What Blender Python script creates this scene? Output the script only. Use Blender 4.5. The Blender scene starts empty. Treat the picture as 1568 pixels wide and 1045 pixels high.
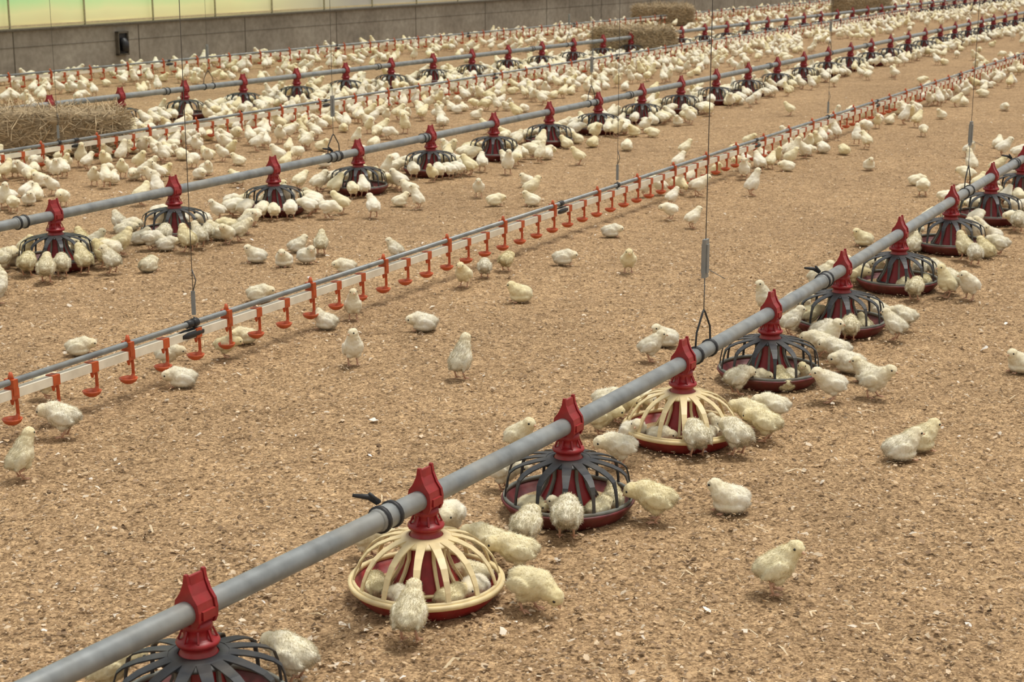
import bpy, bmesh, math, random
import numpy as np
from mathutils import Vector, Matrix, noise as mn

random.seed(7); rng=np.random.default_rng(7)
scene=bpy.context.scene
scene.view_settings.view_transform='Standard'
scene.view_settings.look='None'

# ---------------------------------------------------------------- camera
TH=math.atan(622/2530.0); F=2530.0; H=1.5
sT,cT=math.sin(TH),math.cos(TH)
cam=bpy.data.cameras.new('camera'); camo=bpy.data.objects.new('camera',cam)
scene.collection.objects.link(camo); scene.camera=camo
camo.location=(0,0,H); camo.rotation_euler=(math.pi/2-TH,0,0)
cam.lens=36*F/1568.0; cam.sensor_width=36; cam.clip_end=200
cam.dof.use_dof=True; cam.dof.focus_distance=4.9; cam.dof.aperture_fstop=11

# survey helper: a sighted direction -> the point on the barn floor (or at height z)
def G(u,v,z=0.0):
    x=(u-784)/F; y=-(v-522)/F
    d=(x,cT+y*sT,-sT+y*cT)
    t=(z-H)/d[2]
    return np.array([d[0]*t,d[1]*t])

# ---------------------------------------------------------------- materials
def new_mat(name):
    m=bpy.data.materials.new(name); m.use_nodes=True
    nt=m.node_tree; b=nt.nodes['Principled BSDF']
    return m,nt,b
def N(nt,t,**kw):
    n=nt.nodes.new(t)
    for k,v in kw.items():
        if hasattr(n,k): setattr(n,k,v)
        else: n.inputs[k.replace('_',' ')].default_value=v
    return n
def ramp(nt,stops):
    r=nt.nodes.new('ShaderNodeValToRGB'); e=r.color_ramp.elements
    while len(e)<len(stops): e.new(0.5)
    for i,(p,c) in enumerate(stops):
        e[i].position=p; e[i].color=(*c,1)
    return r
def mix(nt,fac,a,b,mode='MIX'):
    m=nt.nodes.new('ShaderNodeMix'); m.data_type='RGBA'; m.blend_type=mode
    def s(sock,v):
        if isinstance(v,(int,float)): sock.default_value=v
        elif isinstance(v,tuple): sock.default_value=(*v,1)
        else: nt.links.new(v,sock)
    s(m.inputs[0],fac); s(m.inputs[6],a); s(m.inputs[7],b)
    return m.outputs[2]
def simple(name,col,rough=0.5,metal=0.0,var=0.25,scale=40,bump=0.0,spec=0.5,dust=None):
    m,nt,b=new_mat(name)
    tc=N(nt,'ShaderNodeTexCoord'); n=N(nt,'ShaderNodeTexNoise'); n.inputs['Scale'].default_value=scale; n.inputs['Detail'].default_value=5
    nt.links.new(tc.outputs['Object'],n.inputs['Vector'])
    r=ramp(nt,[(0.3,tuple(c*(1-var) for c in col)),(0.7,tuple(min(1,c*(1+var)) for c in col))])
    nt.links.new(n.outputs['Fac'],r.inputs['Fac'])
    out=r.outputs['Color']
    if dust:
        n2=N(nt,'ShaderNodeTexNoise'); n2.inputs['Scale'].default_value=scale*0.35; n2.inputs['Detail'].default_value=6
        nt.links.new(tc.outputs['Object'],n2.inputs['Vector'])
        r2=ramp(nt,[(0.45,(0,0,0)),(0.75,(dust[3],)*3)]); nt.links.new(n2.outputs['Fac'],r2.inputs['Fac'])
        out=mix(nt,r2.outputs['Color'],out,tuple(dust[:3]))
    nt.links.new(out,b.inputs['Base Color'])
    b.inputs['Roughness'].default_value=rough; b.inputs['Metallic'].default_value=metal
    b.inputs['Specular IOR Level'].default_value=spec
    if bump:
        bp=N(nt,'ShaderNodeBump'); bp.inputs['Strength'].default_value=bump; bp.inputs['Distance'].default_value=0.003
        nt.links.new(n.outputs['Fac'],bp.inputs['Height']); nt.links.new(bp.outputs['Normal'],b.inputs['Normal'])
    return m
M_red=simple('red_plastic',(0.28,0.010,0.014),0.4,var=0.2,dust=(0.35,0.12,0.09,0.3))
M_panr=simple('red_pan_plastic',(0.25,0.012,0.014),0.45,var=0.3,dust=(0.30,0.16,0.10,0.35))
M_pan=simple('maroon_pan_plastic',(0.12,0.012,0.014),0.5,var=0.3,dust=(0.18,0.12,0.08,0.4))
M_dark=simple('dark_grey_plastic',(0.022,0.026,0.032),0.5,var=0.3,dust=(0.13,0.115,0.09,0.45))
M_cream=simple('cream_plastic',(0.74,0.61,0.34),0.45,var=0.12,dust=(0.5,0.38,0.23,0.35))
M_grey=simple('grey_plastic_rim',(0.16,0.17,0.15),0.55,var=0.2,dust=(0.2,0.15,0.1,0.6))
M_galv=simple('galvanised_steel',(0.24,0.26,0.265),0.45,metal=0.25,var=0.25,scale=18,dust=(0.36,0.34,0.29,0.6))
M_pvc=simple('white_pvc',(0.84,0.78,0.64),0.45,var=0.10,scale=20,dust=(0.5,0.40,0.26,0.4))
M_orange=simple('orange_red_plastic',(0.50,0.090,0.022),0.45,var=0.2)
M_black=simple('black_plastic',(0.018,0.019,0.022),0.5,var=0.2)
M_wire=simple('steel_wire',(0.13,0.13,0.13),0.5,metal=0.5,var=0.1)
M_feed=simple('crumb_feed',(0.42,0.30,0.16),0.95,var=0.35,scale=300,bump=0.6)
M_beak=simple('beak_horn',(0.60,0.38,0.24),0.5,var=0.1)
M_leg=simple('chick_leg_skin',(0.60,0.36,0.24),0.6,var=0.12)
M_eye=simple('chick_eye',(0.006,0.005,0.005),0.15,var=0.0)

def make_fluff():
    m,nt,b=new_mat('chick_down')
    at=N(nt,'ShaderNodeAttribute'); at.attribute_name='Col'
    oi=N(nt,'ShaderNodeObjectInfo')
    r=ramp(nt,[(0.0,(1.0,1.0,0.97)),(0.55,(1.0,0.985,0.90)),(0.88,(1.0,0.96,0.76)),(1.0,(0.92,0.86,0.62))])
    nt.links.new(oi.outputs['Random'],r.inputs['Fac'])
    c=mix(nt,1.0,at.outputs['Color'],r.outputs['Color'],'MULTIPLY')
    tc=N(nt,'ShaderNodeTexCoord'); n=N(nt,'ShaderNodeTexNoise'); n.inputs['Scale'].default_value=55; n.inputs['Detail'].default_value=4
    nt.links.new(tc.outputs['Object'],n.inputs['Vector'])
    r2=ramp(nt,[(0.3,(0.88,0.84,0.70)),(0.62,(1,1,1))]); nt.links.new(n.outputs['Fac'],r2.inputs['Fac'])
    c=mix(nt,0.4,c,r2.outputs['Color'],'MULTIPLY')
    nt.links.new(c,b.inputs['Base Color'])
    b.inputs['Roughness'].default_value=0.95; b.inputs['Specular IOR Level'].default_value=0.1
    b.inputs['Sheen Weight'].default_value=0.3
    tr=N(nt,'ShaderNodeBsdfTranslucent'); nt.links.new(c,tr.inputs['Color'])
    ms=N(nt,'ShaderNodeMixShader'); ms.inputs[0].default_value=0.12
    nt.links.new(b.outputs[0],ms.inputs[1]); nt.links.new(tr.outputs[0],ms.inputs[2])
    nt.links.new(ms.outputs[0],nt.nodes['Material Output'].inputs['Surface'])
    return m
M_fluff=make_fluff()

def make_litter():
    m,nt,b=new_mat('wood_shaving_litter')
    geo=N(nt,'ShaderNodeNewGeometry'); P=geo.outputs['Position']
    def noise(s,d=4,rough=0.6):
        n=N(nt,'ShaderNodeTexNoise'); n.inputs['Scale'].default_value=s; n.inputs['Detail'].default_value=d; n.inputs['Roughness'].default_value=rough
        nt.links.new(P,n.inputs['Vector']); return n.outputs['Fac']
    wn_=N(nt,'ShaderNodeTexNoise'); wn_.inputs['Scale'].default_value=60; nt.links.new(P,wn_.inputs['Vector'])
    va=N(nt,'ShaderNodeVectorMath',operation='MULTIPLY_ADD'); va.inputs[1].default_value=(.02,.02,.02); nt.links.new(wn_.outputs['Color'],va.inputs[0]); nt.links.new(P,va.inputs[2])
    def vor(s,warp=True):
        n=N(nt,'ShaderNodeTexVoronoi'); n.inputs['Scale'].default_value=s; nt.links.new(va.outputs[0] if warp else P,n.inputs['Vector']); return n
    big=noise(0.9,5); r0=ramp(nt,[(0.3,(0.385,0.262,0.150)),(0.7,(0.51,0.350,0.200))]); nt.links.new(big,r0.inputs['Fac'])
    v1=vor(190); sep=N(nt,'ShaderNodeSeparateColor'); nt.links.new(v1.outputs['Color'],sep.inputs['Color'])
    r1=ramp(nt,[(0.0,(0.33,0.30,0.26)),(0.25,(0.74,0.72,0.69)),(0.7,(1.10,1.09,1.07)),(1.0,(1.6,1.65,1.62))]); nt.links.new(sep.outputs[0],r1.inputs['Fac'])
    c=mix(nt,0.85,r0.outputs['Color'],r1.outputs['Color'],'MULTIPLY')
    mid=noise(42,6,0.8); r2=ramp(nt,[(0.36,(0.44,0.40,0.35)),(0.52,(1,1,1)),(0.72,(1.28,1.28,1.28))]); nt.links.new(mid,r2.inputs['Fac'])
    c=mix(nt,0.85,c,r2.outputs['Color'],'MULTIPLY')
    md2=noise(9,6,0.7); r3=ramp(nt,[(0.3,(0.74,0.72,0.70)),(0.7,(1.16,1.16,1.16))]); nt.links.new(md2,r3.inputs['Fac'])
    c=mix(nt,0.9,c,r3.outputs['Color'],'MULTIPLY')
    v2=vor(60); s2=N(nt,'ShaderNodeSeparateColor'); nt.links.new(v2.outputs['Color'],s2.inputs['Color'])
    t=N(nt,'ShaderNodeMath',operation='GREATER_THAN'); t.inputs[1].default_value=0.92; nt.links.new(s2.outputs[1],t.inputs[0])
    l=N(nt,'ShaderNodeMath',operation='LESS_THAN'); l.inputs[1].default_value=0.32; nt.links.new(v2.outputs['Distance'],l.inputs[0])
    mm=N(nt,'ShaderNodeMath',operation='MULTIPLY'); nt.links.new(t.outputs[0],mm.inputs[0]); nt.links.new(l.outputs[0],mm.inputs[1])
    m3=N(nt,'ShaderNodeMath',operation='MULTIPLY'); m3.inputs[1].default_value=0.6; nt.links.new(mm.outputs[0],m3.inputs[0])
    c=mix(nt,m3.outputs[0],c,(0.66,0.55,0.42))
    nt.links.new(c,b.inputs['Base Color'])
    b.inputs['Roughness'].default_value=0.95; b.inputs['Specular IOR Level'].default_value=0.15
    add=N(nt,'ShaderNodeMath',operation='ADD'); nt.links.new(sep.outputs[0],add.inputs[0]); nt.links.new(mid,add.inputs[1])
    bp=N(nt,'ShaderNodeBump'); bp.inputs['Strength'].default_value=0.9; bp.inputs['Distance'].default_value=0.004
    nt.links.new(add.outputs[0],bp.inputs['Height']); nt.links.new(bp.outputs['Normal'],b.inputs['Normal'])
    return m
M_litter=make_litter()

def attr_mat(name,rough=0.9):
    m,nt,b=new_mat(name); at=N(nt,'ShaderNodeAttribute'); at.attribute_name='Col'
    nt.links.new(at.outputs['Color'],b.inputs['Base Color']); b.inputs['Roughness'].default_value=rough
    b.inputs['Specular IOR Level'].default_value=0.15
    return m
M_flake=attr_mat('loose_shavings'); M_straw=attr_mat('straw_stems')

def make_concrete():
    m,nt,b=new_mat('stained_concrete')
    tc=N(nt,'ShaderNodeTexCoord')
    n=N(nt,'ShaderNodeTexNoise'); n.inputs['Scale'].default_value=1.6; n.inputs['Detail'].default_value=8; n.inputs['Roughness'].default_value=0.65
    nt.links.new(tc.outputs['Object'],n.inputs['Vector'])
    r=ramp(nt,[(0.25,(0.20,0.175,0.14)),(0.5,(0.31,0.28,0.23)),(0.75,(0.40,0.37,0.31))]); nt.links.new(n.outputs['Fac'],r.inputs['Fac'])
    n2=N(nt,'ShaderNodeTexNoise'); n2.inputs['Scale'].default_value=14; n2.inputs['Detail'].default_value=5
    nt.links.new(tc.outputs['Object'],n2.inputs['Vector'])
    r2=ramp(nt,[(0.35,(0.8,0.8,0.78)),(0.65,(1.1,1.1,1.1))]); nt.links.new(n2.outputs['Fac'],r2.inputs['Fac'])
    nt.links.new(mix(nt,0.8,r.outputs['Color'],r2.outputs['Color'],'MULTIPLY'),b.inputs['Base Color'])
    b.inputs['Roughness'].default_value=0.9
    return m
M_conc=make_concrete()
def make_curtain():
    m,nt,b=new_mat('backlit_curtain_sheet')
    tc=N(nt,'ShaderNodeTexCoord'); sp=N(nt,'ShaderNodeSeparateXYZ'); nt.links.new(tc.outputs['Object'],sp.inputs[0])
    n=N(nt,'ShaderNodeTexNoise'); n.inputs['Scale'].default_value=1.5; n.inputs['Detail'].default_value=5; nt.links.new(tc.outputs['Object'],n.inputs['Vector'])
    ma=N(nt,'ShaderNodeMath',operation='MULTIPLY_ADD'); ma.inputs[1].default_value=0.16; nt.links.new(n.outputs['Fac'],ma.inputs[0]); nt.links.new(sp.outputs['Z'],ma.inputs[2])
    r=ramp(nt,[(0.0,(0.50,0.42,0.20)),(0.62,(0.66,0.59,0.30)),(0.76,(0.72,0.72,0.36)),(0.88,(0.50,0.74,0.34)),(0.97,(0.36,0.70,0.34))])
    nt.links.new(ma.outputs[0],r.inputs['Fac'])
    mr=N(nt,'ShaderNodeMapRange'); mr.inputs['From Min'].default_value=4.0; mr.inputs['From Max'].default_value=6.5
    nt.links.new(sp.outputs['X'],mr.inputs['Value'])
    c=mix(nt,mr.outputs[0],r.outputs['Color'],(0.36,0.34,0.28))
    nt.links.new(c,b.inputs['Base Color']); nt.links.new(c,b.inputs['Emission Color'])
    b.inputs['Emission Strength'].default_value=0.36; b.inputs['Roughness'].default_value=0.6  # faint emission stands in for daylight through the sheet; no light behind it
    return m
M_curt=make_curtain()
M_batten=simple('weathered_batten',(0.10,0.085,0.06),0.8,var=0.3)
M_post=simple('pale_post',(0.36,0.33,0.20),0.7,var=0.2)
M_hay=simple('hay_bale_body',(0.30,0.225,0.13),0.95,var=0.45,scale=30,bump=0.8)

# ---------------------------------------------------------------- mesh builder
class MB:
    def __init__(s): s.v=[];s.f=[];s.m=[];s.sm=[]
    def add(s,vs,fs,mat,smooth=True):
        o=len(s.v); s.v+= [tuple(p) for p in vs]
        for f in fs: s.f.append(tuple(i+o for i in f)); s.m.append(mat); s.sm.append(smooth)
    def revolve(s,prof,n,mat,c=(0,0,0),smooth=True,close=False):
        vs=[];fs=[]
        for (r,z) in prof:
            for i in range(n):
                a=2*math.pi*i/n; vs.append((c[0]+r*math.cos(a),c[1]+r*math.sin(a),c[2]+z))
        k=len(prof); rr=k if close else k-1
        for j in range(rr):
            j2=(j+1)%k
            for i in range(n):
                i2=(i+1)%n; fs.append((j*n+i,j*n+i2,j2*n+i2,j2*n+i))
        s.add(vs,fs,mat,smooth)
    def tube(s,pts,rad,n,mat,caps=True,smooth=True):
        pts=[Vector(p) for p in pts]
        if not hasattr(rad,'__len__'): rad=[rad]*len(pts)
        vs=[];fs=[]; prev=None
        for i,p in enumerate(pts):
            t=(pts[min(i+1,len(pts)-1)]-pts[max(i-1,0)]).normalized()
            if prev is None:
                a=Vector((0,0,1)) if abs(t.z)<0.9 else Vector((1,0,0)); x=t.cross(a).normalized()
            else: x=(prev-t*prev.dot(t)).normalized()
            y=t.cross(x); prev=x
            for k in range(n):
                an=2*math.pi*(k+0.5)/n; vs.append(p+(x*math.cos(an)+y*math.sin(an))*rad[i])
        for i in range(len(pts)-1):
            for k in range(n):
                k2=(k+1)%n; fs.append((i*n+k,i*n+k2,(i+1)*n+k2,(i+1)*n+k))
        if caps:
            fs.append(tuple(range(n))[::-1]); fs.append(tuple((len(pts)-1)*n+k for k in range(n)))
        s.add(vs,fs,mat,smooth)
    def strap(s,pts,w,t,side,mat):
        pts=[Vector(p) for p in pts]; side=Vector(side).normalized(); vs=[];fs=[]
        if not hasattr(w,'__len__'): w=[w]*len(pts)
        for i,p in enumerate(pts):
            tg=(pts[min(i+1,len(pts)-1)]-pts[max(i-1,0)]).normalized(); nn=tg.cross(side).normalized()
            for a,b in ((-1,-1),(1,-1),(1,1),(-1,1)): vs.append(p+side*(a*w[i]/2)+nn*(b*t/2))
        for i in range(len(pts)-1):
            for k in range(4):
                k2=(k+1)%4; fs.append((i*4+k,i*4+k2,(i+1)*4+k2,(i+1)*4+k))
        fs.append((3,2,1,0)); e=(len(pts)-1)*4; fs.append((e,e+1,e+2,e+3))
        s.add(vs,fs,mat,False)
    def prism(s,poly,x0,x1,mat,smooth=False): # poly in YZ extruded along X
        n=len(poly); vs=[(x0,y,z) for y,z in poly]+[(x1,y,z) for y,z in poly]
        fs=[(i,(i+1)%n,n+(i+1)%n,n+i) for i in range(n)]+[tuple(range(n))[::-1],tuple(range(n,2*n))]
        s.add(vs,fs,mat,smooth)
    def box(s,c,d,mat,R=None):
        vs=[]
        for sx in(-1,1):
            for sy in(-1,1):
                for sz in(-1,1):
                    p=Vector((sx*d[0]/2,sy*d[1]/2,sz*d[2]/2))
                    if R: p=R@p
                    vs.append(Vector(c)+p)
        s.add(vs,[(0,1,3,2),(4,6,7,5),(0,4,5,1),(2,3,7,6),(0,2,6,4),(1,5,7,3)],mat,False)
    def mesh(s,name,mats):
        me=bpy.data.meshes.new(name); me.from_pydata(s.v,[],s.f)
        for m in mats: me.materials.append(m)
        me.polygons.foreach_set('material_index',s.m); me.polygons.foreach_set('use_smooth',s.sm)
        bm=bmesh.new(); bm.from_mesh(me); bmesh.ops.recalc_face_normals(bm,faces=bm.faces); bm.to_mesh(me); bm.free()
        me.update(); return me
def obj(name,me,loc=(0,0,0),yaw=0,parent=None,sc=1.0):
    o=bpy.data.objects.new(name,me); scene.collection.objects.link(o)
    o.location=loc; o.rotation_euler=(0,0,yaw); o.scale=(sc,)*3
    if parent: o.parent=parent
    return o

# ---------------------------------------------------------------- pan feeder
PZ=0.24
def feeder_mesh(cream):
    b=MB(); mats=[M_red,M_panr if cream else M_pan,M_cream if cream else M_dark,M_cream if cream else M_grey,M_feed,M_dark]
    prof=[(-.022,.234),(-.027,.246),(-.028,.266),(-.025,.282),(-.014,.297),(-.006,.316),(-.003,.334),(.003,.334),(.006,.316),(.014,.297),(.025,.282),(.028,.266),(.027,.246),(.022,.234)]
    b.prism(prof,-.018,.018,0)
    big=[(y*1.13,.26+(z-.26)*(1.07 if z>.26 else 1.0)) for y,z in prof]
    b.prism(big,-.027,-.020,0); b.prism(big,.020,.027,0)
    b.box((0,.029,.258),(.034,.010,.018),0); b.box((0,-.029,.258),(.034,.010,.018),0)
    b.revolve([(.0,.240),(.029,.240),(.030,.226),(.027,.222),(.027,.208),(.032,.204),(.041,.201),(.043,.196),(.041,.191),(.032,.188),(.033,.178),(.038,.170),(.043,.158),(.0,.158)],28,0)
    for i in range(8):
        a=2*math.pi*i/8; b.strap([(.028*math.cos(a),.028*math.sin(a),.224),(.037*math.cos(a),.037*math.sin(a),.203)],.004,.004,(-math.sin(a),math.cos(a),0),0)
    b.revolve([(.040,.172),(.058,.168),(.074,.161),(.076,.156),(.060,.160),(.040,.163)],32,2,close=True)
    b.revolve([(.042,.165),(.045,.120),(.054,.085),(.076,.040),(.082,.014)],32,0)
    for i in range(10):
        a=2*math.pi*(i+.5)/10; ca,sa=math.cos(a),math.sin(a)
        b.strap([(.048*ca,.048*sa,.150),(.050*ca,.050*sa,.115),(.063*ca,.063*sa,.080),(.086*ca,.086*sa,.036)],.008,.006,(-sa,ca,0),2 if cream else 3)
    b.revolve([(.082,.040),(.089,.038),(.089,.032),(.082,.030)],32,2,close=True)
    path=[(.058,.167),(.082,.161),(.110,.149),(.134,.130),(.152,.104),(.163,.078),(.170,.052)] if cream else \
         [(.058,.167),(.088,.162),(.118,.154),(.142,.143),(.156,.130),(.162,.110),(.167,.078),(.169,.050)]
    ws=[.022,.020,.018,.016,.014,.012,.011] if cream else [.027,.025,.022,.018,.014,.010,.008,.008]
    n=14
    for i in range(n):
        a=2*math.pi*i/n; ca,sa=math.cos(a),math.sin(a)
        b.strap([(r*ca,r*sa,z) for r,z in path],ws,.0035,(-sa,ca,0),2)
    def ring(r,z,w,h,mat): b.revolve([(r-w,z-h),(r+w,z-h),(r+w*1.2,z),(r+w,z+h),(r-w,z+h),(r-w*1.2,z)],48,mat,close=True)
    ring(.169,.050,.003,.006,3)
    if cream: ring(.176,.045,.005,.006,2)
    b.revolve([(0,.010),(.115,.010),(.143,.016),(.161,.032),(.170,.046),(.176,.048),(.178,.042),(.173,.034),(.165,.020),(.152,.004),(.144,-.004),(0,-.004)],48,1)
    b.revolve([(.080,.020),(.105,.018),(.135,.016),(.146,.0175)],32,4)
    b.v=[(x*1.01,y*1.01,z*.895 if z<.19 else z-.02) for x,y,z in b.v]
    return b.mesh('pan_feeder_cream' if cream else 'pan_feeder_dark',mats)
ME_dark=feeder_mesh(False); ME_cream=feeder_mesh(True)

# feeder lines: (pipe sightings at each pan)
def fit_line(pts,z,n_before,n_after,deg):
    g=np.array([G(u,v,z) for u,v in pts]); k=np.arange(len(g))
    if deg==3: Y=g[:,1]
    else: Y=np.polyval(np.polyfit(k,g[:,1],deg),k)
    cx=np.polyfit(g[:,1],g[:,0],deg); X=np.polyval(cx,Y)
    P=[np.array([x,y]) for x,y in zip(X,Y)]
    d0=P[1]-P[0]; d0/=np.linalg.norm(d0); d1=P[-1]-P[-2]; sp=np.mean([np.linalg.norm(P[i+1]-P[i]) for i in range(len(P)-1)])
    ov=P[-1]-P[0]; ov/=np.linalg.norm(ov)
    e1=d1/np.linalg.norm(d1); e1=(e1+ov); e1/=np.linalg.norm(e1)
    pre=[P[0]-d0*sp*(i+1) for i in range(n_before)][::-1]; post=[P[-1]+e1*sp*(i+1) for i in range(n_after)]
    return pre+P+post,n_before
A_px=[(303,932),(648,762),(872,650),(1045,555),(1182,478),(1290,412),(1380,357),(1455,307),(1520,270)]
C_px=[(105,320),(280,290),(425,258),(550,232),(655,211),(752,189),(835,172),(910,157),(975,143),(1037,130),(1095,118),(1147,107),(1193,97),(1237,87)]
E_px=[(180,145),(283,135),(373,125),(457,117),(530,109),(602,100),(665,93),(723,85),(778,78),(828,72),(875,66)]
PA,ia=fit_line(A_px,PZ,3,22,3)
PC,ic=fit_line(C_px,PZ,4,24,1)
PE,ie=fit_line(E_px,PZ,7,34,1)

def pipe_object(P,name,cops):
    b=MB(); full=[P[0]-(P[1]-P[0])*.6]+list(P)+[P[-1]+(P[-1]-P[-2])*.5]
    pts=[(p[0],p[1],PZ) for p in full]
    b.tube(pts,.0235,20,0)
    for (i,f,kind) in cops:   # joint clamps between pans
        if i+1>=len(P): continue
        p=P[i]*(1-f)+P[i+1]*f; d=P[i+1]-P[i]; d/=np.linalg.norm(d); nrm=np.array([-d[1],d[0]])
        a=p-d*.035; c=p+d*.035
        b.tube([(a[0],a[1],PZ),(p[0]-d[0]*.02,p[1]-d[1]*.02,PZ),(p[0]+d[0]*.02,p[1]+d[1]*.02,PZ),(c[0],c[1],PZ)],[.026,.028,.028,.026],16,0)
        for q in (-.022,.022):
            e=p+d*q; b.tube([(e[0]-d[0]*.005,e[1]-d[1]*.005,PZ),(e[0]+d[0]*.005,e[1]+d[1]*.005,PZ)],.032,16,1)
        if kind:
            l=p+nrm*.02; b.tube([(l[0],l[1],PZ+.03),(l[0]+nrm[0]*.02-d[0]*.01,l[1]+nrm[1]*.02-d[1]*.01,PZ+.042),(l[0]+nrm[0]*.05-d[0]*.03,l[1]+nrm[1]*.05-d[1]*.03,PZ+.046)],[.008,.007,.004],8,1)
            b.tube([(l[0],l[1],PZ+.03),(l[0]+nrm[0]*.01-d[0]*.02,l[1]+nrm[1]*.01-d[1]*.02,PZ+.055)],[.007,.004],8,1)
    return obj(name,b.mesh(name,[M_galv,M_black]))
pipe_object(PA,'feed_pipe',[(ia,.80,1),(ia+4,.72,1),(ia+8,.7,1)]+[(ia+12+4*k,.7,0) for k in range(4)])
pipe_object(PC,'feed_pipe',[(ic-1,.75,0),(ic+2,.72,1),(ic+3,.9,0),(ic+7,.7,0)]+[(ic+11+4*k,.7,0) for k in range(5)])
pipe_object(PE,'feed_pipe',[(ie+4*k,.7,0) for k in range(8)])
def yaw_at(P,i):
    a=P[max(i-1,0)]; c=P[min(i+1,len(P)-1)]; d=c-a; return math.atan2(d[1],d[0])
pans=[]
for P,i0,tag in ((PA,ia,'A'),(PC,ic,'C'),(PE,ie,'E')):
    for i,p in enumerate(P):
        cream=(tag=='A' and i-i0 in (1,3))
        o=obj('pan_feeder',ME_cream if cream else ME_dark,(p[0],p[1],-0.002),yaw_at(P,i))
        pans.append((tag,i-i0,p))

# ---------------------------------------------------------------- drinker lines
def drinker(name,p0,p1,before,after,sp=0.18):
    d=(p1-p0); d/=np.linalg.norm(d); yaw=math.atan2(d[1],d[0]); L=before+after
    o0=p0-d*before
    b=MB(); zt,zp=.178,.142
    b.tube([(0,0,zt),(L,0,zt)],.0100,12,0)
    b.box((L/2,0,zp),(L,.028,.028),1)
    n=int(L/sp)
    for i in range(n):
        x=(i+.5)*sp
        b.box((x,0,zp),(.030,.033,.034),2)
        b.revolve([(.0,-.016),(.008,-.016),(.006,-.028),(.004,-.036),(0,-.038)],10,2,c=(x,0,zp))
        b.strap([(x+.014,0,zp-.010),(x+.019,0,zp-.035),(x+.020,0,zp-.070),(x+.008,0,zp-.092)],[.014,.010,.010,.020],.005,(0,1,0),2)
        b.revolve([(0,-.098),(.014,-.098),(.026,-.090),(.032,-.079),(.029,-.078),(.023,-.086),(.013,-.093),(0,-.093)],16,2,c=(x-.006,0,zp))
        if i%3==0:
            b.box((x,0,.162),(.020,.038,.050),2)
            b.tube([(x,0,.185),(x,0,.196),(x,0,.208)],[.010,.008,.005],10,2)
    for k in range(int(L/3)):
        x=1.2+3*k; b.tube([(x-.06,0,zp),(x-.03,0,zp),(x+.03,0,zp),(x+.06,0,zp)],[.016,.019,.019,.016],12,3)
        b.tube([(x-.02,0,zt),(x+.02,0,zt)],.014,12,3)
    o=obj(name,b.mesh(name,[M_galv,M_pvc,M_orange,M_black]),(o0[0],o0[1],0),yaw)
    return p0,d
bB=drinker('drinker_line',G(235,528,.146),G(1400,141,.146),4.0,24)
bD=drinker('drinker_line',G(0,240,.146),G(900,95,.146),3.5,34)
W0=G(0,122); W1=G(1150,14); wd=(W1-W0)/np.linalg.norm(W1-W0); wn=np.array([-wd[1],wd[0]])
pF=(W0-wn*1.3)
bF=drinker('drinker_line',pF,pF+wd,6,36)

# ---------------------------------------------------------------- suspension cables
def cable(P0,d,base_z,kind,zt=2.6):
    b=MB(); dx,dy=d
    if kind=='feed':
        top=base_z+.125
        for s in(-1,1):
            b.tube([(s*dx*.055,s*dy*.055,base_z-.03),(s*dx*.06,s*dy*.06,base_z+.03),(s*dx*.055,s*dy*.055,base_z+.07),(s*dx*.01,s*dy*.01,top),(0,0,top+.008)],.0032,6,1)
            b.tube([(s*dx*.052,s*dy*.052,base_z),(s*dx*.062,s*dy*.062,base_z)],.029,14,1)
        b.tube([(0,0,top),(0,0,top+.11)],.0016,6,0)
        R=Matrix.Rotation(math.atan2(dy,dx),3,'Z')
        b.box((0,0,top+.17),(.028,.012,.120),2,R); b.box((0,0,top+.17),(.016,.02,.09),2,R)
        b.tube([(.0,0,top+.11),(.03*dx,.03*dy,top+.13),(.06,-.02,top+.11)],.0012,5,0)
        z0=top+.23
    else:
        top=base_z+.02
        b.tube([(0,0,base_z-.045),(0,0,top)],.003,6,0)
        b.tube([(-dx*.012,-dy*.012,base_z),(dx*.012,dy*.012,base_z)],.016,12,1)
        b.box((0,0,top+.05),(.014,.008,.085),2); b.tube([(0,0,top+.09),(.012,0,top+.13),(0,0,top+.17)],.002,6,0)
        z0=top+.09
    b.tube([(0,0,z0),(0,0,zt)],.0014,6,0)
    obj('suspension_cable',b.mesh('suspension_cable',[M_wire,M_black,M_galv]),(P0[0],P0[1],0))
def on_line(P,u):
    best=None
    for i in range(len(P)-1):
        for f in np.linspace(0,1,20,endpoint=False):
            p=P[i]*(1-f)+P[i+1]*f; dep=p[1]*cT-(PZ-H)*sT
            if dep<1: continue
            uu=784+p[0]/dep*F
            if best is None or abs(uu-u)<best[0]: best=(abs(uu-u),p,(P[i+1]-P[i])/np.linalg.norm(P[i+1]-P[i]))
    return best[1],best[2]
for P,us in ((PA,(1076,1481)),(PC,(510,905,1270)),(PE,(320,870))):
    for u in us:
        p,d=on_line(P,u); cable(p,d,PZ,'feed')
for (p0,d),us in ((bB,(298,946,1268)),(bD,(90,908))):
    P=[p0+d*t for t in np.arange(-3,22,.25)]
    for u in us:
        p,_=on_line(P,u); cable(p,d,.178,'drink')

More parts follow.
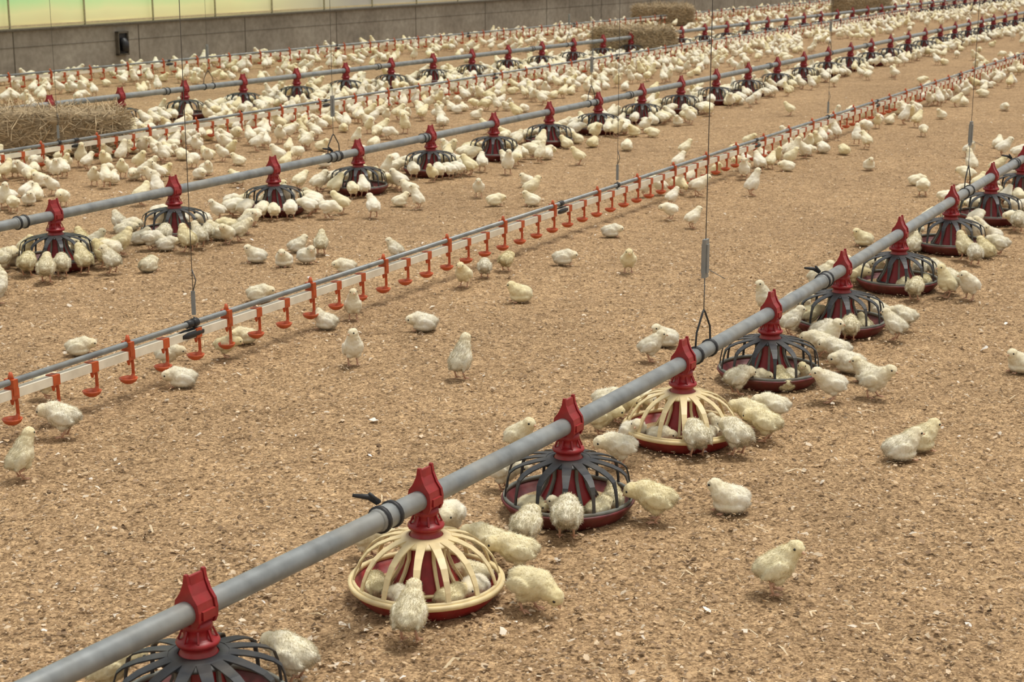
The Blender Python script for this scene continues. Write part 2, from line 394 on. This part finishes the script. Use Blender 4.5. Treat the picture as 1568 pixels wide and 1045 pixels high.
# ---------------------------------------------------------------- floor
def axis(lo,f0,f1,hi,fine,grow=1.12):
    a=list(np.arange(f0,f1,fine)); s=fine; x=a[-1]
    while x<hi: s=min(s*grow,1.5); x+=s; a.append(x)
    s=fine; x=a[0]; pre=[]
    while x>lo: s=min(s*grow,1.5); x-=s; pre.append(x)
    return np.array(pre[::-1]+a)
xs=axis(-22,-2.6,3.6,40,.020); ys=axis(-5,2.2,8.0,62,.020)
nx,ny=len(xs),len(ys)
vv=np.zeros((ny,nx,3)); vv[:,:,0]=xs[None]; vv[:,:,1]=ys[:,None]
for j in range(ny):
    for i in range(nx):
        x,y=xs[i],ys[j]
        vv[j,i,2]=-.006+.006*mn.noise((x*5,y*5,0))+.006*mn.noise((x*16,y*16,3))+(.006*mn.noise((x*34,y*34,7)) if y<9 else 0)
idx=np.arange(nx*ny).reshape(ny,nx)
q=np.stack([idx[:-1,:-1],idx[:-1,1:],idx[1:,1:],idx[1:,:-1]],-1).reshape(-1,4)
c=vv.reshape(-1,3)[q].mean(1); perp=(c[:,0]-W0[0])*wn[0]+(c[:,1]-W0[1])*wn[1]
q=q[perp<0.25]
me=bpy.data.meshes.new('floor'); me.from_pydata(vv.reshape(-1,3).tolist(),[],q.tolist()); me.materials.append(M_litter)
me.polygons.foreach_set('use_smooth',[True]*len(me.polygons)); me.update(); obj('floor',me)

# loose shavings lying on the litter
def flakes(name,n,ymin,ymax,smin,smax,cols,aspect,seed,mat,zmax=.008,curl=.5):
    r=np.random.default_rng(seed)
    Y=ymin*(ymax/ymin)**r.random(n); X=(r.random(n)*2-1)*(.40*Y+.7)
    s=smin+(smax-smin)*r.random(n)**3; asp=aspect[0]+(aspect[1]-aspect[0])*r.random(n)
    a=r.random(n)*2*math.pi; tl=(r.random(n)-.5)*curl; tl2=(r.random(n)-.5)*curl
    ux=np.stack([np.cos(a),np.sin(a),tl],-1); uy=np.stack([-np.sin(a),np.cos(a),tl2],-1)
    C=np.stack([X,Y,r.random(n)*zmax],-1)
    L=(s/2)[:,None]; Wd=(s*asp/2)[:,None]
    j=lambda: (0.45+.8*r.random(n))[:,None]
    mid=C.copy(); mid[:,2]+=s*.12; mid[:,:2]+=(r.random((n,2))-.5)*(s*.35)[:,None]
    V=np.stack([C-ux*L*j()-uy*Wd*j(),mid-uy*Wd*(.6+j()),C+ux*L*j()-uy*Wd*j(),C+ux*L*j()+uy*Wd*j(),mid+uy*Wd*(.6+j()),C-ux*L*j()+uy*Wd*j()],1).reshape(-1,3)
    o=np.arange(n)[:,None]*6
    Fq=np.concatenate([o+np.array([[0,1,4,5]]),o+np.array([[1,2,3,4]])],0)
    me=bpy.data.meshes.new(name); me.from_pydata(V.tolist(),[],Fq.tolist()); me.materials.append(mat)
    cols=np.array(cols); ci=cols[r.integers(0,len(cols),n)]*(0.8+.4*r.random(n))[:,None]
    cc=np.ones((n,6,4)); cc[:,:,:3]=ci[:,None,:]
    at=me.color_attributes.new('Col','FLOAT_COLOR','POINT'); at.data.foreach_set('color',cc.reshape(-1))
    me.update(); return obj(name,me)
tan=[(.44,.31,.18),(.53,.385,.235),(.35,.24,.145),(.23,.155,.095),(.62,.49,.34),(.41,.285,.18),(.49,.34,.195),(.15,.10,.06)]
flakes('wood_shavings',130000,2.3,13,.003,.015,tan,(.25,.8),1,M_flake,.010,.9)
flakes('pale_wood_chips',9500,2.3,16,.005,.024,[(.64,.54,.41),(.69,.61,.50),(.60,.48,.34)],(.15,.5),2,M_flake,.011,.8)
flakes('straw_bits',2000,2.3,14,.015,.065,[(.57,.46,.30),(.62,.51,.35),(.14,.09,.05),(.5,.4,.25)],(.03,.08),3,M_straw,.012,.15)
flakes('feather_fluff',140,2.4,14,.010,.028,[(.76,.72,.66),(.82,.79,.74)],(.3,.7),5,M_flake,.010,.9)

# ---------------------------------------------------------------- side wall
wyaw=math.atan2(wd[1],wd[0])
LW0,LW1=-8,62
b=MB()
b.box(((LW0+LW1)/2,.15,.24),(LW1-LW0,.30,.52),0)
b.box(((LW0+LW1)/2,.13,.508),(LW1-LW0,.33,.020),1)
for k in range(int((LW1-LW0)/1.9)):
    x=LW0+k*1.9+.62; b.box((x,-.001,.24),(.012,.004,.50),1)
b.box(((LW0+LW1)/2,-.002,.325),(LW1-LW0,.004,.003),1)
obj('wall_left',b.mesh('wall_left',[M_conc,M_batten]),(W0[0],W0[1],0),wyaw)
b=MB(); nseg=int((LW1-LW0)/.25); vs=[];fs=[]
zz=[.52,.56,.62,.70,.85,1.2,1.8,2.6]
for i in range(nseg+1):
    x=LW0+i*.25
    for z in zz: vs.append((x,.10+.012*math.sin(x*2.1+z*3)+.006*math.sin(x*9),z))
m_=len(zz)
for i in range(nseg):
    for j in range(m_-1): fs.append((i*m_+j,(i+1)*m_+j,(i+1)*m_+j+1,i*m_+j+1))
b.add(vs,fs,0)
for k in range(int((LW1-LW0)/1.1)):
    b.box((LW0+.55+k*1.1,.07,1.55),(.012,.02,2.06),1)
b.box(((LW0+LW1)/2,.08,2.62),(LW1-LW0,.06,.06),1)
b.box(((LW0+LW1)/2,.078,.545),(LW1-LW0,.016,.022),2)
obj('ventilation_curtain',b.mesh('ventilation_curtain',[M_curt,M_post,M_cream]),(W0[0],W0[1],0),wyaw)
def wall_x(u):
    return min(np.arange(-6,30,.02),key=lambda t:abs(784+(W0+wd*t)[0]/((W0+wd*t)[1]*cT+H*sT)*F-u))
xo=wall_x(186); b=MB()
for c_,d_ in (((0,0,.125),(.17,.05,.02)),((0,0,-.125),(.17,.05,.02)),((-.078,0,0),(.014,.05,.27)),((.078,0,0),(.014,.05,.27))): b.box(c_,d_,1)
b.box((0,.01,0),(.15,.02,.24),0)
b.tube([(0,.01,.02),(0,-.03,.02),(0,-.045,-.0),(0,-.045,-.09)],[.042,.045,.045,.04],14,0)
pp=W0+wd*xo-wn*.026
obj('wall_outlet_box',b.mesh('wall_outlet_box',[M_black,M_batten]),(pp[0],pp[1],.29),wyaw)

# ---------------------------------------------------------------- hay bales
def bale(u,v,L,Wd,Hh,yaw,seed):
    p=G(u,v); r=np.random.default_rng(seed)
    bm=bmesh.new(); bmesh.ops.create_cube(bm,size=1)
    bmesh.ops.subdivide_edges(bm,edges=bm.edges,cuts=14,use_grid_fill=True)
    for vt in bm.verts:
        c=vt.co; x,y,z=c.x*2,c.y*2,c.z*2
        k=(abs(x)**8+abs(y)**8+abs(z)**8)**(1/8.); c*=1/k if k>0 else 1
        c.x*=L;c.y*=Wd;c.z*=Hh
        for tx in(-.25*L,.25*L): 
            g=math.exp(-((c.x-tx)/.02)**2)*.05; c.y*=1-g; c.z*=1-g
        nn=mn.noise((c.x*9+seed,c.y*9,c.z*14))*.022; c*=1+nn/.3
        c.z+=Hh/2
    me=bpy.data.meshes.new('hay'); bm.to_mesh(me); bm.free()
    V=[tuple(x.co) for x in me.vertices]; Fc=[tuple(pl.vertices) for pl in me.polygons]; nb=len(V); nf=len(Fc)
    cols=[(.27,.20,.11)]*nb; mi=[0]*nf
    cand=[(pl.center.copy(),pl.normal.copy()) for pl in me.polygons]
    for i in range(6500):
        c_,n_=cand[r.integers(len(cand))]
        c_=c_+Vector(r.normal(0,.02,3)); c_.z=max(c_.z,.004)
        d=Vector((r.normal(0,1),r.normal(0,.5),r.normal(0,.45)))+n_*r.normal(.15,.3)
        d.normalize(); l=r.uniform(.02,.07); s_=d.cross(n_); 
        if s_.length<.1: continue
        s_.normalize(); s_*=.0022; b0=c_+n_*.006
        if (b0+d*l).z<.003: d.z=abs(d.z)
        o=len(V); V+=[tuple(b0-d*l-s_),tuple(b0-d*l+s_),tuple(b0+d*l+s_),tuple(b0+d*l-s_)]
        Fc.append((o,o+1,o+2,o+3)); mi.append(1); k=r.uniform(.5,1.35); cols+=[(.50*k,.395*k,.25*k)]*4
    me2=bpy.data.meshes.new('hay_bale'); me2.from_pydata(V,[],Fc); me2.materials.append(M_hay); me2.materials.append(M_straw)
    me2.polygons.foreach_set('material_index',mi)
    at=me2.color_attributes.new('Col','FLOAT_COLOR','POINT'); at.data.foreach_set('color',np.array([(*c,1) for c in cols]).reshape(-1))
    obj('hay_bale',me2,(p[0],p[1],-.004),yaw)
    return p
bales=[bale(65,234,1.15,.46,.31,.05,1),bale(970,84,.98,.42,.36,.12,2),bale(1015,38,.95,.42,.34,.1,3),bale(1318,24,1.0,.45,.40,.1,4)]

# ---------------------------------------------------------------- chicks
def build_chick(name,P,voxel,blades,seed):
    r=np.random.default_rng(seed)
    bz=P['bz']; pitch=math.radians(P.get('pitch',0)); lying=P.get('lie',False)
    Rp=Matrix.Rotation(-pitch,3,'Y'); piv=Vector((0,0,bz))
    def T(x,y,z): return piv+Rp@Vector((x,y,z))
    bm=bmesh.new(); I3=Matrix.Identity(3)
    def ell(c,rad,rot=None):
        M=Matrix.Translation(c)@((rot or Rp).to_4x4())@Matrix.Diagonal((*rad,1))
        bmesh.ops.create_icosphere(bm,subdivisions=3,radius=1,matrix=M)
    ell(T(0,0,0),(.038,.034,.033)); ell(T(.015,0,.004),(.030,.032,.032)); ell(T(-.020,0,.002),(.029,.029,.026))
    ell(T(-.038,0,.006),(.016,.014,.011)); ell(T(.004,0,-.012),(.031,.030,.023))
    if lying: ell(Vector((0,0,.020)),(.044,.040,.020),I3)
    for s in(-1,1):
        Rw=Rp@Matrix.Rotation(math.radians(-14),3,'Y')@Matrix.Rotation(math.radians(5*s),3,'Z')
        ell(T(-.008,s*.0305,.000),(.029,.0075,.018),Rw); ell(T(-.030,s*.027,-.007),(.015,.005,.008),Rw)
        if not lying: ell(T(-.004,s*.015,-.026),(.014,.012,.014),I3)
    hp=Vector(P['head']); hd=Vector(P['hdir']).normalized(); nb=T(.024,0,.014)
    for t in (0,.2,.4,.6,.8): ell(nb.lerp(hp,t)+Vector((0,0,-.002)),[.0275*(1-t)+.0165*t]*3,I3)
    hy=hd.to_track_quat('X','Z').to_matrix()
    ell(hp,(.0203,.0180,.0185),hy); ell(hp+hd*.008-hy@Vector((0,0,.003)),(.0128,.0132,.012),hy)
    me=bpy.data.meshes.new('tmp'); bm.to_mesh(me); bm.free()
    o=bpy.data.objects.new('tmp',me); scene.collection.objects.link(o)
    m=o.modifiers.new('r','REMESH'); m.mode='VOXEL'; m.voxel_size=voxel; m.use_smooth_shade=True
    s=o.modifiers.new('s','SMOOTH'); s.factor=.5; s.iterations=5 if voxel<.004 else 2
    dg=bpy.context.evaluated_depsgraph_get(); em=bpy.data.meshes.new_from_object(o.evaluated_get(dg))
    bpy.data.objects.remove(o); bpy.data.meshes.remove(me)
    nv=len(em.vertices); co=np.empty(nv*3); em.vertices.foreach_get('co',co); co=co.reshape(-1,3)
    nr=np.array([v.normal[:] for v in em.vertices])
    Fc=[tuple(p.vertices) for p in em.polygons]
    for i in range(nv):
        co[i]+=nr[i]*(.0018*mn.noise(tuple(co[i]*90))+.0010*mn.noise(tuple(co[i]*200)))
    hpv=np.array(hp); 
    def colour(p,n):
        dh=np.linalg.norm(p-hpv); w=math.exp(-(dh/.025)**2)*.9
        c=np.array([.96,.93,.84])*(1-w)+np.array([.90,.81,.57])*w
        k=.5+.5*mn.noise(tuple(p*45)); c=c*(1-.25*k)+np.array([.91,.84,.62])*.25*k
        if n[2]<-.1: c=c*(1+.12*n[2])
        if abs(p[1])>.028 and p[0]<.0: c=c*.6+np.array([.97,.96,.92])*.4
        return c
    b=MB(); b.v=[tuple(x) for x in co]; b.f=Fc; b.m=[0]*len(Fc); b.sm=[True]*len(Fc)
    cols=[colour(co[i],nr[i]) for i in range(nv)]
    blade_n=[]
    if blades:
        cen=np.array([co[list(f)].mean(0) for f in Fc]); fn=np.array([nr[list(f)].mean(0) for f in Fc])
        fn/=np.linalg.norm(fn,axis=1)[:,None]+1e-9
        back=np.array([-1,0,-.35])
        pick=r.integers(0,len(Fc),blades)
        for k in pick:
            n=fn[k]; p=cen[k]+r.normal(0,voxel*.4,3)
            nearb=np.linalg.norm(p-hpv)
            L=r.uniform(.004,.0085)*(0.5 if nearb<.023 else 1)
            d=n*r.uniform(.28,.7)+back*.62+r.normal(0,.24,3); d/=np.linalg.norm(d)
            sd=np.cross(d,n); l=np.linalg.norm(sd)
            if l<.05: continue
            sd=sd/l*.0006; o_=len(b.v); st=p-n*.0008
            b.v+=[tuple(st-sd),tuple(st+sd),tuple(st+d*L)]; b.f.append((o_,o_+1,o_+2)); b.m.append(0); b.sm.append(True)
            c=colour(p,n)*r.uniform(.95,1.04); cols+=[c]*3; blade_n.append((o_,n))
    up=hy@Vector((0,0,1)); side=hy@Vector((0,1,0))
    bk=hp+hd*.019-up*.002
    b.tube([bk-hd*.004,bk+hd*.002,bk+hd*.006-up*.0008,bk+hd*.009-up*.0022],[.0050,.0042,.0026,.0004],8,1)
    for s_ in(-1,1):
        e=hp+hd*.0085+side*(s_*.0160)+up*.0035
        b.tube([e-side*s_*.002,e-side*s_*.0005,e+side*s_*.0012,e+side*s_*.0019],[.0034,.0033,.0024,.0005],8,3)
    if not lying:
        st=P.get('stride',0.0)
        for s_ in(-1,1):
            dx=s_*st; hip=T(-.004,s_*.015,-.030); hock=Vector((-.014+dx*.4,s_*.0165,.026)); ft=Vector((-.002+dx,s_*.017,.004))
            b.tube([hip,hock,hock.lerp(ft,.5),ft],[.0056,.0036,.0028,.0030],8,2)
            for an,l in ((-.55,.017),(0,.021),(.55,.017),(math.pi,.009)):
                t=ft+Vector((math.cos(an)*l,math.sin(an)*l,-.002)); mm=ft.lerp(t,.5)+Vector((0,0,.0012))
                b.tube([ft,mm,t],[.0025,.0022,.0012],6,2)
    else:
        for s_ in(-1,1):
            ft=Vector((.030,s_*.018,.003))
            for an,l in ((-.5,.014),(0,.018),(.5,.014)):
                b.tube([ft,ft+Vector((math.cos(an)*l,math.sin(an)*l,0))],[.0024,.0013],6,2)
    cols+=[np.array([.7,.6,.4])]*(len(b.v)-len(cols))
    me=bpy.data.meshes.new(name); me.from_pydata(b.v,[],b.f)
    for m_ in (M_fluff,M_beak,M_leg,M_eye): me.materials.append(m_)
    me.polygons.foreach_set('material_index',b.m); me.polygons.foreach_set('use_smooth',b.sm)
    cc=np.ones((len(b.v),4)); cc[:,:3]=np.array(cols)
    at=me.color_attributes.new('Col','FLOAT_COLOR','POINT'); at.data.foreach_set('color',cc.reshape(-1)); me.update()
    if blade_n:
        vn=np.array([v.normal[:] for v in me.vertices])
        for o_,n in blade_n: vn[o_:o_+3]=n
        me.normals_split_custom_set_from_vertices(vn.tolist())
    bpy.data.meshes.remove(em)
    return me
POSES={
 'stand':dict(bz=.066,pitch=16,head=(.041,0,.110),hdir=(1,0,-.12)),
 'turnl':dict(bz=.066,pitch=16,head=(.037,.010,.110),hdir=(.55,.8,-.1)),
 'turnr':dict(bz=.066,pitch=14,head=(.040,-.010,.108),hdir=(.5,-.85,-.15),stride=.007),
 'alert':dict(bz=.069,pitch=36,head=(.030,0,.134),hdir=(1,.15,.0)),
 'alertr':dict(bz=.069,pitch=32,head=(.030,-.006,.132),hdir=(.4,-.9,.0)),
 'walk':dict(bz=.064,pitch=8,head=(.052,0,.101),hdir=(1,-.1,-.2),stride=.012),
 'feed':dict(bz=.061,pitch=2,head=(.057,0,.074),hdir=(.85,0,-.5)),
 'peck':dict(bz=.061,pitch=-10,head=(.062,.004,.046),hdir=(.6,0,-.8),stride=.006),
 'lie':dict(bz=.036,pitch=6,head=(.043,.004,.073),hdir=(1,.15,-.08),lie=True),
 'liet':dict(bz=.036,pitch=4,head=(.038,-.012,.070),hdir=(.5,-.8,-.15),lie=True),
 'sleep':dict(bz=.035,pitch=0,head=(.053,.006,.045),hdir=(1,.2,-.35),lie=True),
}
HI={k:build_chick('chick_'+k,v,.0026,8500,i) for i,(k,v) in enumerate(POSES.items())}
LO={k:build_chick('chick_far_'+k,v,.0048,600,i) for i,(k,v) in enumerate(POSES.items())}

placed=[]
def free(p,dm):
    for q_ in placed:
        if (q_[0]-p[0])**2+(q_[1]-p[1])**2<dm*dm: return False
    return True
def chick(p,yawdeg,pose,z=0.0,sc=1.0,force=True,dm=.07,parent=None):
    if not force and not free(p,dm): return False
    placed.append((p[0],p[1])); near=p[1]<8.5
    o=obj('chick',(HI if near else LO)[pose],(p[0],p[1],z),math.radians(yawdeg),parent,sc); return True
# yaw: 0 = facing right, 90 = facing away, 180 = left, 270 = towards the camera
L=[ # u, v(feet), yaw, pose, scale
 (628,985,80,'stand',1.05),(812,938,322,'peck',1.12),(792,880,178,'feed',1.05),(748,862,165,'feed',1),
 (806,840,70,'feed',1.05),(868,826,85,'feed',1.1),(1003,802,165,'feed',1.15),(1118,786,200,'liet',1.1),
 (1187,912,8,'turnr',1.1),(1378,706,5,'lie',1.1),(1406,692,5,'lie',1.1),
 (1066,701,105,'feed',1.1),(1128,699,120,'feed',1.12),(1172,678,150,'feed',1.05),(1128,606,30,'feed',1),
 (1272,618,190,'walk',1.05),(1338,612,330,'walk',1.05),(1300,572,170,'sleep',1.1),(1328,588,150,'lie',1.0),
 (1019,532,200,'lie',1.0),(996,556,0,'stand',.95),(541,562,290,'alertr',.98),(706,583,60,'alert',1.08),(650,509,178,'sleep',1.05),
 (797,464,215,'liet',1.05),(121,546,10,'sleep',.95),(280,595,185,'sleep',1.0),(98,672,170,'feed',1.15),(34,736,40,'alert',1.0),
 (962,420,270,'stand',.95),(862,407,0,'sleep',1.0),(710,442,250,'stand',.95),(742,428,90,'feed',.9),(775,417,60,'feed',.9),
 (541,492,280,'alert',.9),(500,506,170,'liet',.95),(376,528,200,'sleep',.9),(346,550,10,'feed',.85),(258,566,0,'feed',.9),
 (606,402,150,'turnl',.9),(530,420,190,'sleep',.95),(396,463,0,'sleep',1.0),(72,612,20,'feed',.9),
 (393,404,200,'lie',1),(435,410,260,'lie',1),(470,404,330,'liet',1),(492,392,90,'stand',.95),(455,388,20,'lie',.95),
 (640,322,160,'alert',.95),(612,318,10,'lie',.95),(757,317,10,'sleep',1),(733,304,270,'stand',.95),(815,317,180,'lie',1),
 (935,365,0,'sleep',.95),(1026,338,200,'feed',.95),(1060,352,20,'stand',.95),(1028,318,30,'stand',.9),
 (1330,262,270,'lie',1),(1402,286,0,'sleep',1),(1000,212,175,'sleep',1.05),(1048,242,20,'stand',1),(1206,264,180,'sleep',1),
 (1483,244,300,'turnr',1),(1562,572,200,'lie',1.0),(1322,378,190,'lie',1),(1385,508,150,'feed',1),(1300,524,80,'feed',1.0),
 (1238,505,10,'feed',1.0),(1400,462,60,'feed',1),(1448,458,190,'alert',1),(1492,408,90,'feed',1),(1530,392,150,'feed',1),(1552,352,200,'feed',1),
 (450,1048,150,'feed',1.1),(690,822,260,'feed',1.0),(566,858,330,'feed',1.05),(168,1065,20,'feed',1.1),
 (918,668,0,'feed',1.05),(948,648,330,'feed',1.05),(970,680,300,'liet',1.0),(948,716,190,'feed',1.05),(985,640,280,'feed',1),
 (772,752,340,'feed',1.0),(795,700,320,'stand',1.0),(1200,600,100,'lie',.9),(1410,430,60,'feed',.95),(1348,490,130,'lie',.95),
 (1140,272,260,'stand',1),(1232,244,190,'stand',1),(930,640,340,'feed',1.0),(1185,650,170,'feed',1.0),(1282,560,160,'feed',1.0),
 (1222,480,330,'feed',.95),(1310,440,330,'feed',.95),(1432,432,120,'feed',1),(1520,372,190,'lie',1),(1150,662,160,'feed',1.05),
 (1254,548,170,'feed',1.0),
]
for u,v,y,pz,s_ in L:
    p=G(u,v-3); chick(p,y,pz,0,s_*.97)
def rim(p,ang,rad): return p+np.array([math.cos(ang),math.sin(ang)])*rad
inside={1:(200,250,300,340,20),2:(215,265,310,350),3:(230,300,350),4:(240,290,340),5:(250,310),6:(270,330)}
for tag,k,p in pans:
    if tag=='A' and k in inside:
        for a in inside[k]:
            q_=rim(p,math.radians(a),.120); chick(q_,a+random.choice([95,-95,150]),random.choice(['sleep','lie']),.010,.80)
flock=bpy.data.objects.new('chick_flock',None); scene.collection.objects.link(flock)
fp=['feed','peck','stand','walk','turnl','turnr','lie','sleep','liet','alert','stand','turnl']
for tag,k,p in pans:
    if p[1]>48 or p[0]>22: continue
    if tag=='A' and k<=4: continue
    if tag=='A' and k<=7: n=7
    elif tag=='A': n=13
    elif p[1]<28: n=random.randint(14,18)
    else: n=10
    tries=0
    while n>0 and tries<70:
        tries+=1
        a=random.uniform(0,2*math.pi); r_=random.choice([.205,.215,.225,.24,.34])+random.uniform(-.005,.04)
        if chick(rim(p,a,r_),math.degrees(a)+180+random.gauss(0,22) if r_<.29 else random.uniform(0,360),random.choice(['feed','feed','feed','stand','lie']) if r_<.29 else random.choice(fp),0,random.uniform(.92,1.1),False,.072,flock): n-=1
def scatter(p0,d,s0,s1,n,mu,sig,poses=fp,dm=.085):
    nrm=np.array([-d[1],d[0]])
    for _ in range(n):
        s_=random.uniform(s0,s1)
        p=p0+d*s_+nrm*random.gauss(mu,sig)
        if np.dot(p-W0,wn)>-.12 or p[1]>55: continue
        if any(np.hypot(*(p-b_))<.6 for b_ in bales): continue
        if any(abs(p[1]-pp_[1])<.25 and np.hypot(*(p-pp_))<.21 for _,_,pp_ in pans): continue
        chick(p,random.uniform(0,360),random.choice(poses),0,random.uniform(.9,1.12),False,dm,flock)
scatter(*bD,-2,16,640,0,.33); scatter(*bD,16,34,380,0,.4)
scatter(*bD,-2,14,190,-.75,.25); scatter(*bD,-1,30,170,.8,.3)
eE=(PE[-1]-PE[0])/np.linalg.norm(PE[-1]-PE[0]); pE=PE[ie]
scatter(pE,eE,-3,30,600,0,.45); scatter(pE,eE,0,30,260,-.8,.35)
scatter(*bF,-3,34,700,0,.5); scatter(*bF,-3,34,300,.9,.25); scatter(*bF,-3,34,220,-.9,.3)
scatter(*bB,4.6,14,120,0,.16); scatter(*bB,14,22,100,0,.3); scatter(*bB,5,20,30,0,.8)
pC=PC[ic]; eC=(PC[-1]-PC[0])/np.linalg.norm(PC[-1]-PC[0])
scatter(pC,eC,0,22,90,.1,.42); scatter(pC,eC,8,24,100,0,.3)
pA=PA[ia+6]; eA=(PA[-1]-PA[ia+6]); eA/=np.linalg.norm(eA); scatter(pA,eA,2,16,80,0,.4)

# ---------------------------------------------------------------- light
w=bpy.data.worlds.new('world'); scene.world=w; w.use_nodes=True
bg=w.node_tree.nodes['Background']; bg.inputs[0].default_value=(1.0,.965,.91,1); bg.inputs[1].default_value=.66
s=bpy.data.lights.new('barn_overhead_light','SUN'); s.energy=2.7; s.angle=math.radians(22); s.color=(1,.95,.87)
so=bpy.data.objects.new('barn_overhead_light',s); scene.collection.objects.link(so)
so.rotation_euler=Vector((-.24,-.14,-1)).to_track_quat('-Z','Y').to_euler()
so.location=(0,5,6)
